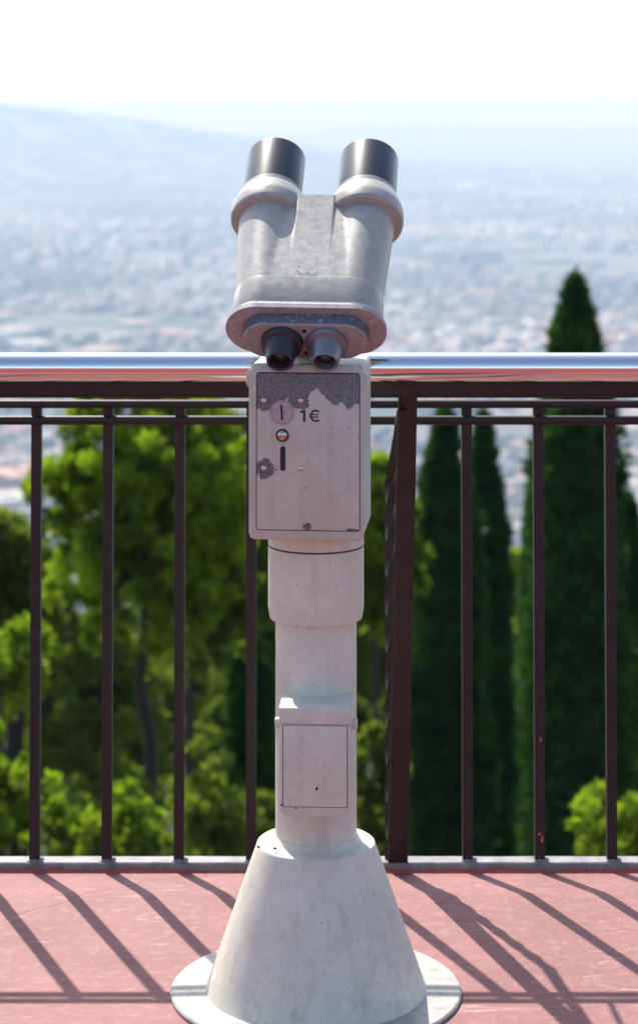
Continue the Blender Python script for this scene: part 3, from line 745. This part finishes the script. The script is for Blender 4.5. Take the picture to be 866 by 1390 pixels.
pine(185, 835, 38, 210, 330, 'low dull pine in the shade behind the large curved trunk', 'pine_dull', clumps=130, per=150, size=.14)
pine(690, 742, 55, 110, 220, 'yellow green pine between the slim and the tallest cypress', clumps=110, per=150, size=.17)
pine(20, 790, 42, 240, 300, 'broad shaded pine behind the left edge pine', 'pine_leaf', clumps=200, per=140, size=.16)
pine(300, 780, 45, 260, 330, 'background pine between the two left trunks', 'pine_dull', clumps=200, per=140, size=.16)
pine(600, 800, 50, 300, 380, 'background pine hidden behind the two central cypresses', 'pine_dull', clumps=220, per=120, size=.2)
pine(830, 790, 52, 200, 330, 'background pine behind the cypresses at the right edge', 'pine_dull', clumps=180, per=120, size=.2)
bush(843, 1135, 14, 95, 100, 'vivid green bush at the lower right behind the bottom bar', size=.05)
bush(170, 1120, 17, 110, 110, 'bright green bush low behind the second baluster', 'pine_leaf', clumps=60, size=.06)
bush(20, 880, 20, 110, 110, 'sunlit yellow green bush at the left edge, halfway down', size=.06)
bush(8, 1080, 16, 100, 170, 'pale leafy bush at the lower left corner of the railing', 'pine_leaf', size=.06)
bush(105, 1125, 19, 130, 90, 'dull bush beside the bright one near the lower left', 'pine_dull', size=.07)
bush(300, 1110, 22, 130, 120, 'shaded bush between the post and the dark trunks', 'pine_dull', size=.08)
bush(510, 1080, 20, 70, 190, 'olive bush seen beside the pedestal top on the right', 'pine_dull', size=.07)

# far wood on the slopes: too many crowns to count
N_ = 5200; wy = 62+(1900-62)*rng.random(N_)**.75; wx = (rng.random(N_)-.5)*2*.32*(wy+20)
wz = terrain_z(wx, wy); cw = 2.2+2.6*rng.random(N_); keep = (wz+cw*2.0) < (EYE-.20*wy)
left = (wx < -60) & (wy > 600); keep |= left
wx, wy, wz, cw = wx[keep], wy[keep], wz[keep], cw[keep]
ic = bmesh.new(); bmesh.ops.create_icosphere(ic, subdivisions=2, radius=1); iv = np.array([v.co[:] for v in ic.verts]); ifc = [[v.index for v in f.verts] for f in ic.faces]; ic.free()
nv = len(iv); V = []; 
for i in range(len(wx)):
    k = 1+.35*rng.normal(size=(nv, 1)).clip(-1, 1)*.7
    V.append(iv*k*np.array([cw[i], cw[i], cw[i]*1.1])+np.array([wx[i], wy[i], wz[i]+cw[i]*.7]))
m = MB(); m.v = np.concatenate(V).tolist(); m.f = [tuple(i*nv+q for q in f) for i in range(len(wx)) for f in ifc]; m.mi = [0]*len(m.f)
wood = m.build('wood', M['far_leaf'], smooth=0); tag(wood, 'distant green wood covering the slopes below the terrace', 'woodland', kind='stuff')

# ------------------------------------------------------------------ the city far below
def wall_mat(name, col, roof):
    t = NT(name); co = t.coord(); s_ = t.sep(co); nz_ = t.sep(t.new('ShaderNodeNewGeometry').outputs['Normal'])[2]
    win = t.math('MULTIPLY', t.math('GREATER_THAN', t.math('FRACT', t.math('MULTIPLY', s_[2], .33)), .45), t.math('GREATER_THAN', t.math('FRACT', t.math('MULTIPLY', t.math('ADD', s_[0], s_[1]), .4)), .5))
    c = t.mix(win, col, tuple(v*.35 for v in col)); c = t.mix(t.math('GREATER_THAN', nz_, .4), c, roof)
    t.link(c, t.b.inputs['Base Color']); t.b.inputs['Roughness'].default_value = .7; return t.m
cw_ = [('white_render', (.62, .58, .53), (.33, .30, .27)), ('cream_render', (.40, .34, .26), (.24, .20, .16)), ('brick_red', (.34, .18, .13), (.30, .14, .09)), ('grey_render', (.20, .20, .20), (.12, .12, .12)), ('pale_render', (.46, .40, .34), (.30, .15, .10))]
CM = [wall_mat(*c) for c in cw_]
wl = ['white flat roofed block', 'cream block with sandy roof', 'brick coloured block', 'grey block', 'pale house with red tiled roof']
def proto_mesh(k, mat):
    m = MB(); 
    if k == 0: m.box((-.5, -.5, 0), (.5, .5, 1)); m.box((-.2, -.15, 1), (.1, .2, 1.14)); m.box((-.5, -.5, 1), (.5, -.46, 1.05)); m.box((-.5, .46, 1), (.5, .5, 1.05))
    elif k == 1: m.box((-.5, -.5, 0), (.5, 0, 1)); m.box((-.5, .003, 0), (0, .5, .85)); m.box((.1, -.4, 1), (.35, -.15, 1.12))
    elif k == 2:
        m.box((-.5, -.5, 0), (.5, .5, .8)); m.add([(-.54,-.54,.8),(.54,-.54,.8),(.54,.54,.8),(-.54,.54,.8),(-.3,0,1.05),(.3,0,1.05)], [(0,1,5,4),(1,2,5),(2,3,4,5),(3,0,4)])
    else: m.box((-.5, -.5, 0), (.5, .5, .75)); m.box((-.35, -.35, .75), (.35, .35, 1.0)); m.box((-.1, -.1, 1.0), (.15, .1, 1.1))
    me = bpy.data.meshes.new('building'); me.from_pydata(m.v, [], m.f); me.materials.append(mat); me.update(); return me
PM = {(k, c): proto_mesh(k, CM[c]) for k in range(4) for c in range(5)}
def city_noise(x, y):
    return (np.sin(x/410.+y/730.)+np.sin(x/230.-y/310.+1.7)*.8+np.sin(y/190.+x/900.)*.7+np.sin(x/95.+y/120.)*.5)/3.0
ca, sa = math.cos(R(34)), math.sin(R(34))
B = []
def grid(y0, y1, cell, hw_):
    n = int(hw_*y1*2/cell)+40; k = int((y1)/cell)+40
    I, J = np.meshgrid(np.arange(-k*2, k*2), np.arange(-k*2, k*2)); x = (I*ca-J*sa)*cell; y = (I*sa+J*ca)*cell
    ok = (y > y0) & (y < y1) & (np.abs(x) < hw_*y) & (I % 5 != 0) & (J % 4 != 0)
    return x[ok], y[ok], np.full(ok.sum(), cell)
parts_ = [grid(2330, 4300, 27, .19), grid(4300, 7600, 34, .19), grid(7600, 12500, 58, .18), grid(12500, 24000, 120, .17)]
bx_ = np.concatenate([p[0] for p in parts_]); by_ = np.concatenate([p[1] for p in parts_]); bc = np.concatenate([p[2] for p in parts_])
nn_ = city_noise(bx_, by_)
# density falls in the wooded strips and the big park band
park = np.exp(-((by_-7050)/750)**2)*.75+np.exp(-((bx_+560)/300)**2-((by_-4900)/230)**2)*1.0+np.exp(-((bx_-200)/500)**2-((by_-3350)/130)**2)*.5
keep = (nn_*.55+.62-park-.12*rng.random(len(nn_))) > rng.random(len(nn_))*.55
bx_, by_, bc, nn_ = bx_[keep], by_[keep], bc[keep], nn_[keep]
ns_ = 260; sx_ = 2500+9500*rng.random(ns_)**1.2; bx_ = np.concatenate([bx_, (rng.random(ns_)-.5)*.36*sx_]); by_ = np.concatenate([by_, sx_]); bc = np.concatenate([bc, 60+70*rng.random(ns_)]); nn_ = np.concatenate([nn_, np.zeros(ns_)])
nb_ = len(bx_); bx_ = bx_+rng.normal(size=nb_)*bc*.08; by_ = by_+rng.normal(size=nb_)*bc*.08
sw = bc*(.55+.38*rng.random(nb_)); sd = bc*(.55+.38*rng.random(nb_)); sh = 8+12*rng.random(nb_)+np.where(rng.random(nb_) < .03, 14, 0)+np.clip(nn_, 0, 1)*8
tower = (np.abs(by_-7100) < 700) & (rng.random(nb_) < .25); sh = np.where(tower, 28+26*rng.random(nb_), sh)
bzz = terrain_z(bx_, by_); col_i = rng.choice(5, nb_, p=[.34, .22, .10, .16, .18]); ang = R(34)+rng.normal(size=nb_)*.05
# the 300 that show largest: in the gaps of the trees below the handrail, then the nearest above it
ppx = CX+bx_/by_*F; ppy = HOR+(EYE-bzz-sh*.5)/by_*F
vis = ((ppx > -6) & (ppx < 872) & (ppy < 476)) | ((ppy < 735) & (((ppx > 684) & (ppx < 722)) | ((ppx > 836) & (ppx < 870)) | ((ppx > 504) & (ppx < 524) & (ppy < 618)) | ((ppx > -4) & (ppx < 46) & (ppy < 690)) | ((ppx > 566) & (ppx < 592) & (ppy < 610))))
hid = (ppx > 305) & (ppx < 505) & (ppy > 330); vis &= ~hid
order = np.argsort(np.where(vis, by_/(sw), 1e9)); ind = order[:300]; isind = np.zeros(nb_, bool); isind[ind] = True
for i in ind:
    c = int(col_i[i]); k = 2 if c == 4 else int(rng.integers(0, 4)) if c != 4 else 2
    if c != 4 and k == 2: k = 0
    o = bpy.data.objects.new('city_building', PM[(k, c)]); COL.objects.link(o)
    o.location = (bx_[i], by_[i], bzz[i]-.5); o.rotation_euler = (0, 0, ang[i]); o.scale = (sw[i], sd[i], sh[i])
    tag(o, wl[c]+' in the hazy city far below the railing', 'building', 'nearest city blocks, '+wl[c])
# everything beyond as one mass
J = np.where(~isind)[0]; n = len(J)
cs = np.array([[-.5,-.5,0],[.5,-.5,0],[.5,.5,0],[-.5,.5,0],[-.5,-.5,1],[.5,-.5,1],[.5,.5,1],[-.5,.5,1]])
P = cs[None]*np.stack([sw[J], sd[J], sh[J]], 1)[:, None, :]
cA, sA = np.cos(ang[J])[:, None], np.sin(ang[J])[:, None]
V = np.stack([P[:, :, 0]*cA-P[:, :, 1]*sA+bx_[J][:, None], P[:, :, 0]*sA+P[:, :, 1]*cA+by_[J][:, None], P[:, :, 2]+bzz[J][:, None]-.5], -1).reshape(-1, 3)
fq = np.array([(4,5,6,7),(0,1,5,4),(1,2,6,5),(2,3,7,6),(3,0,4,7)]); FQ = (fq[None]+8*np.arange(n)[:, None, None]).reshape(-1)
me = bpy.data.meshes.new('city'); me.vertices.add(len(V)); me.vertices.foreach_set('co', V.astype(np.float32).ravel())
me.loops.add(len(FQ)); me.loops.foreach_set('vertex_index', FQ.astype(np.int32)); me.polygons.add(n*5)
me.polygons.foreach_set('loop_start', np.arange(0, n*20, 4, dtype=np.int32)); me.polygons.foreach_set('loop_total', np.full(n*5, 4, np.int32))
cs_ = .62; wc = cs_*np.array([c[1] for c in cw_])[col_i[J]]*(.8+.35*rng.random((n, 1))); rc = np.array([c[2] for c in cw_])[col_i[J]]*(.5+.45*rng.random((n, 1)))
dn = np.sin(bx_[J]/260.+by_[J]/900.+2)+np.sin(by_[J]/330.+bx_[J]/700.)+.7*np.sin(bx_[J]/120.-by_[J]/210.); dn = np.clip(.95+.38*dn, .35, 1.9)[:, None]
wc = wc*dn; rc = rc*dn
cc = np.repeat(wc[:, None, :], 5, 1)*.8; cc[:, 0] = rc; cc = np.repeat(cc.reshape(-1, 3), 4, 0); cc = np.concatenate([cc.clip(0, 1), np.ones((len(cc), 1))], 1)
me.update(calc_edges=True)
at_ = me.color_attributes.new('wall_colour', 'FLOAT_COLOR', 'CORNER'); at_.data.foreach_set('color', cc.astype(np.float32).ravel())
t = NT('city_walls'); an = t.new('ShaderNodeVertexColor'); an.layer_name = 'wall_colour'; t.link(an.outputs[0], t.b.inputs['Base Color']); t.b.inputs['Roughness'].default_value = .7
me.materials.append(t.m); city = bpy.data.objects.new('city', me); COL.objects.link(city)
tag(city, 'pale hazy city spreading over the plain to the horizon', 'city', kind='stuff')
print('BUILDINGS', nb_, 'individual', len(ind))

# ------------------------------------------------------------------ haze
m = MB(); m.box((-75000, -5000, -453), (75000, 44000, 162)); hz = m.build('haze', [bpy.data.materials.new('haze_air')], smooth=0)
hm = hz.data.materials[0]; hm.use_nodes = True; ht = hm.node_tree; ht.nodes.remove(ht.nodes['Principled BSDF'])
pv = ht.nodes.new('ShaderNodeVolumePrincipled'); pv.inputs['Density'].default_value = 1.55e-4; pv.inputs['Color'].default_value = (.42, .60, .78, 1); pv.inputs['Absorption Color'].default_value = (.58, .47, .26, 1)
pv.inputs['Anisotropy'].default_value = .05; pv.inputs['Density Attribute'].default_value = ''; pv.inputs['Temperature Attribute'].default_value = ''
pv.inputs['Color Attribute'].default_value = ''
ht.links.new(pv.outputs[0], ht.nodes['Material Output'].inputs['Volume'])
try: hm.cycles.homogeneous_volume = True
except Exception: pass
tag(hz, 'thin bright summer haze over the city and plain', 'haze', kind='stuff')
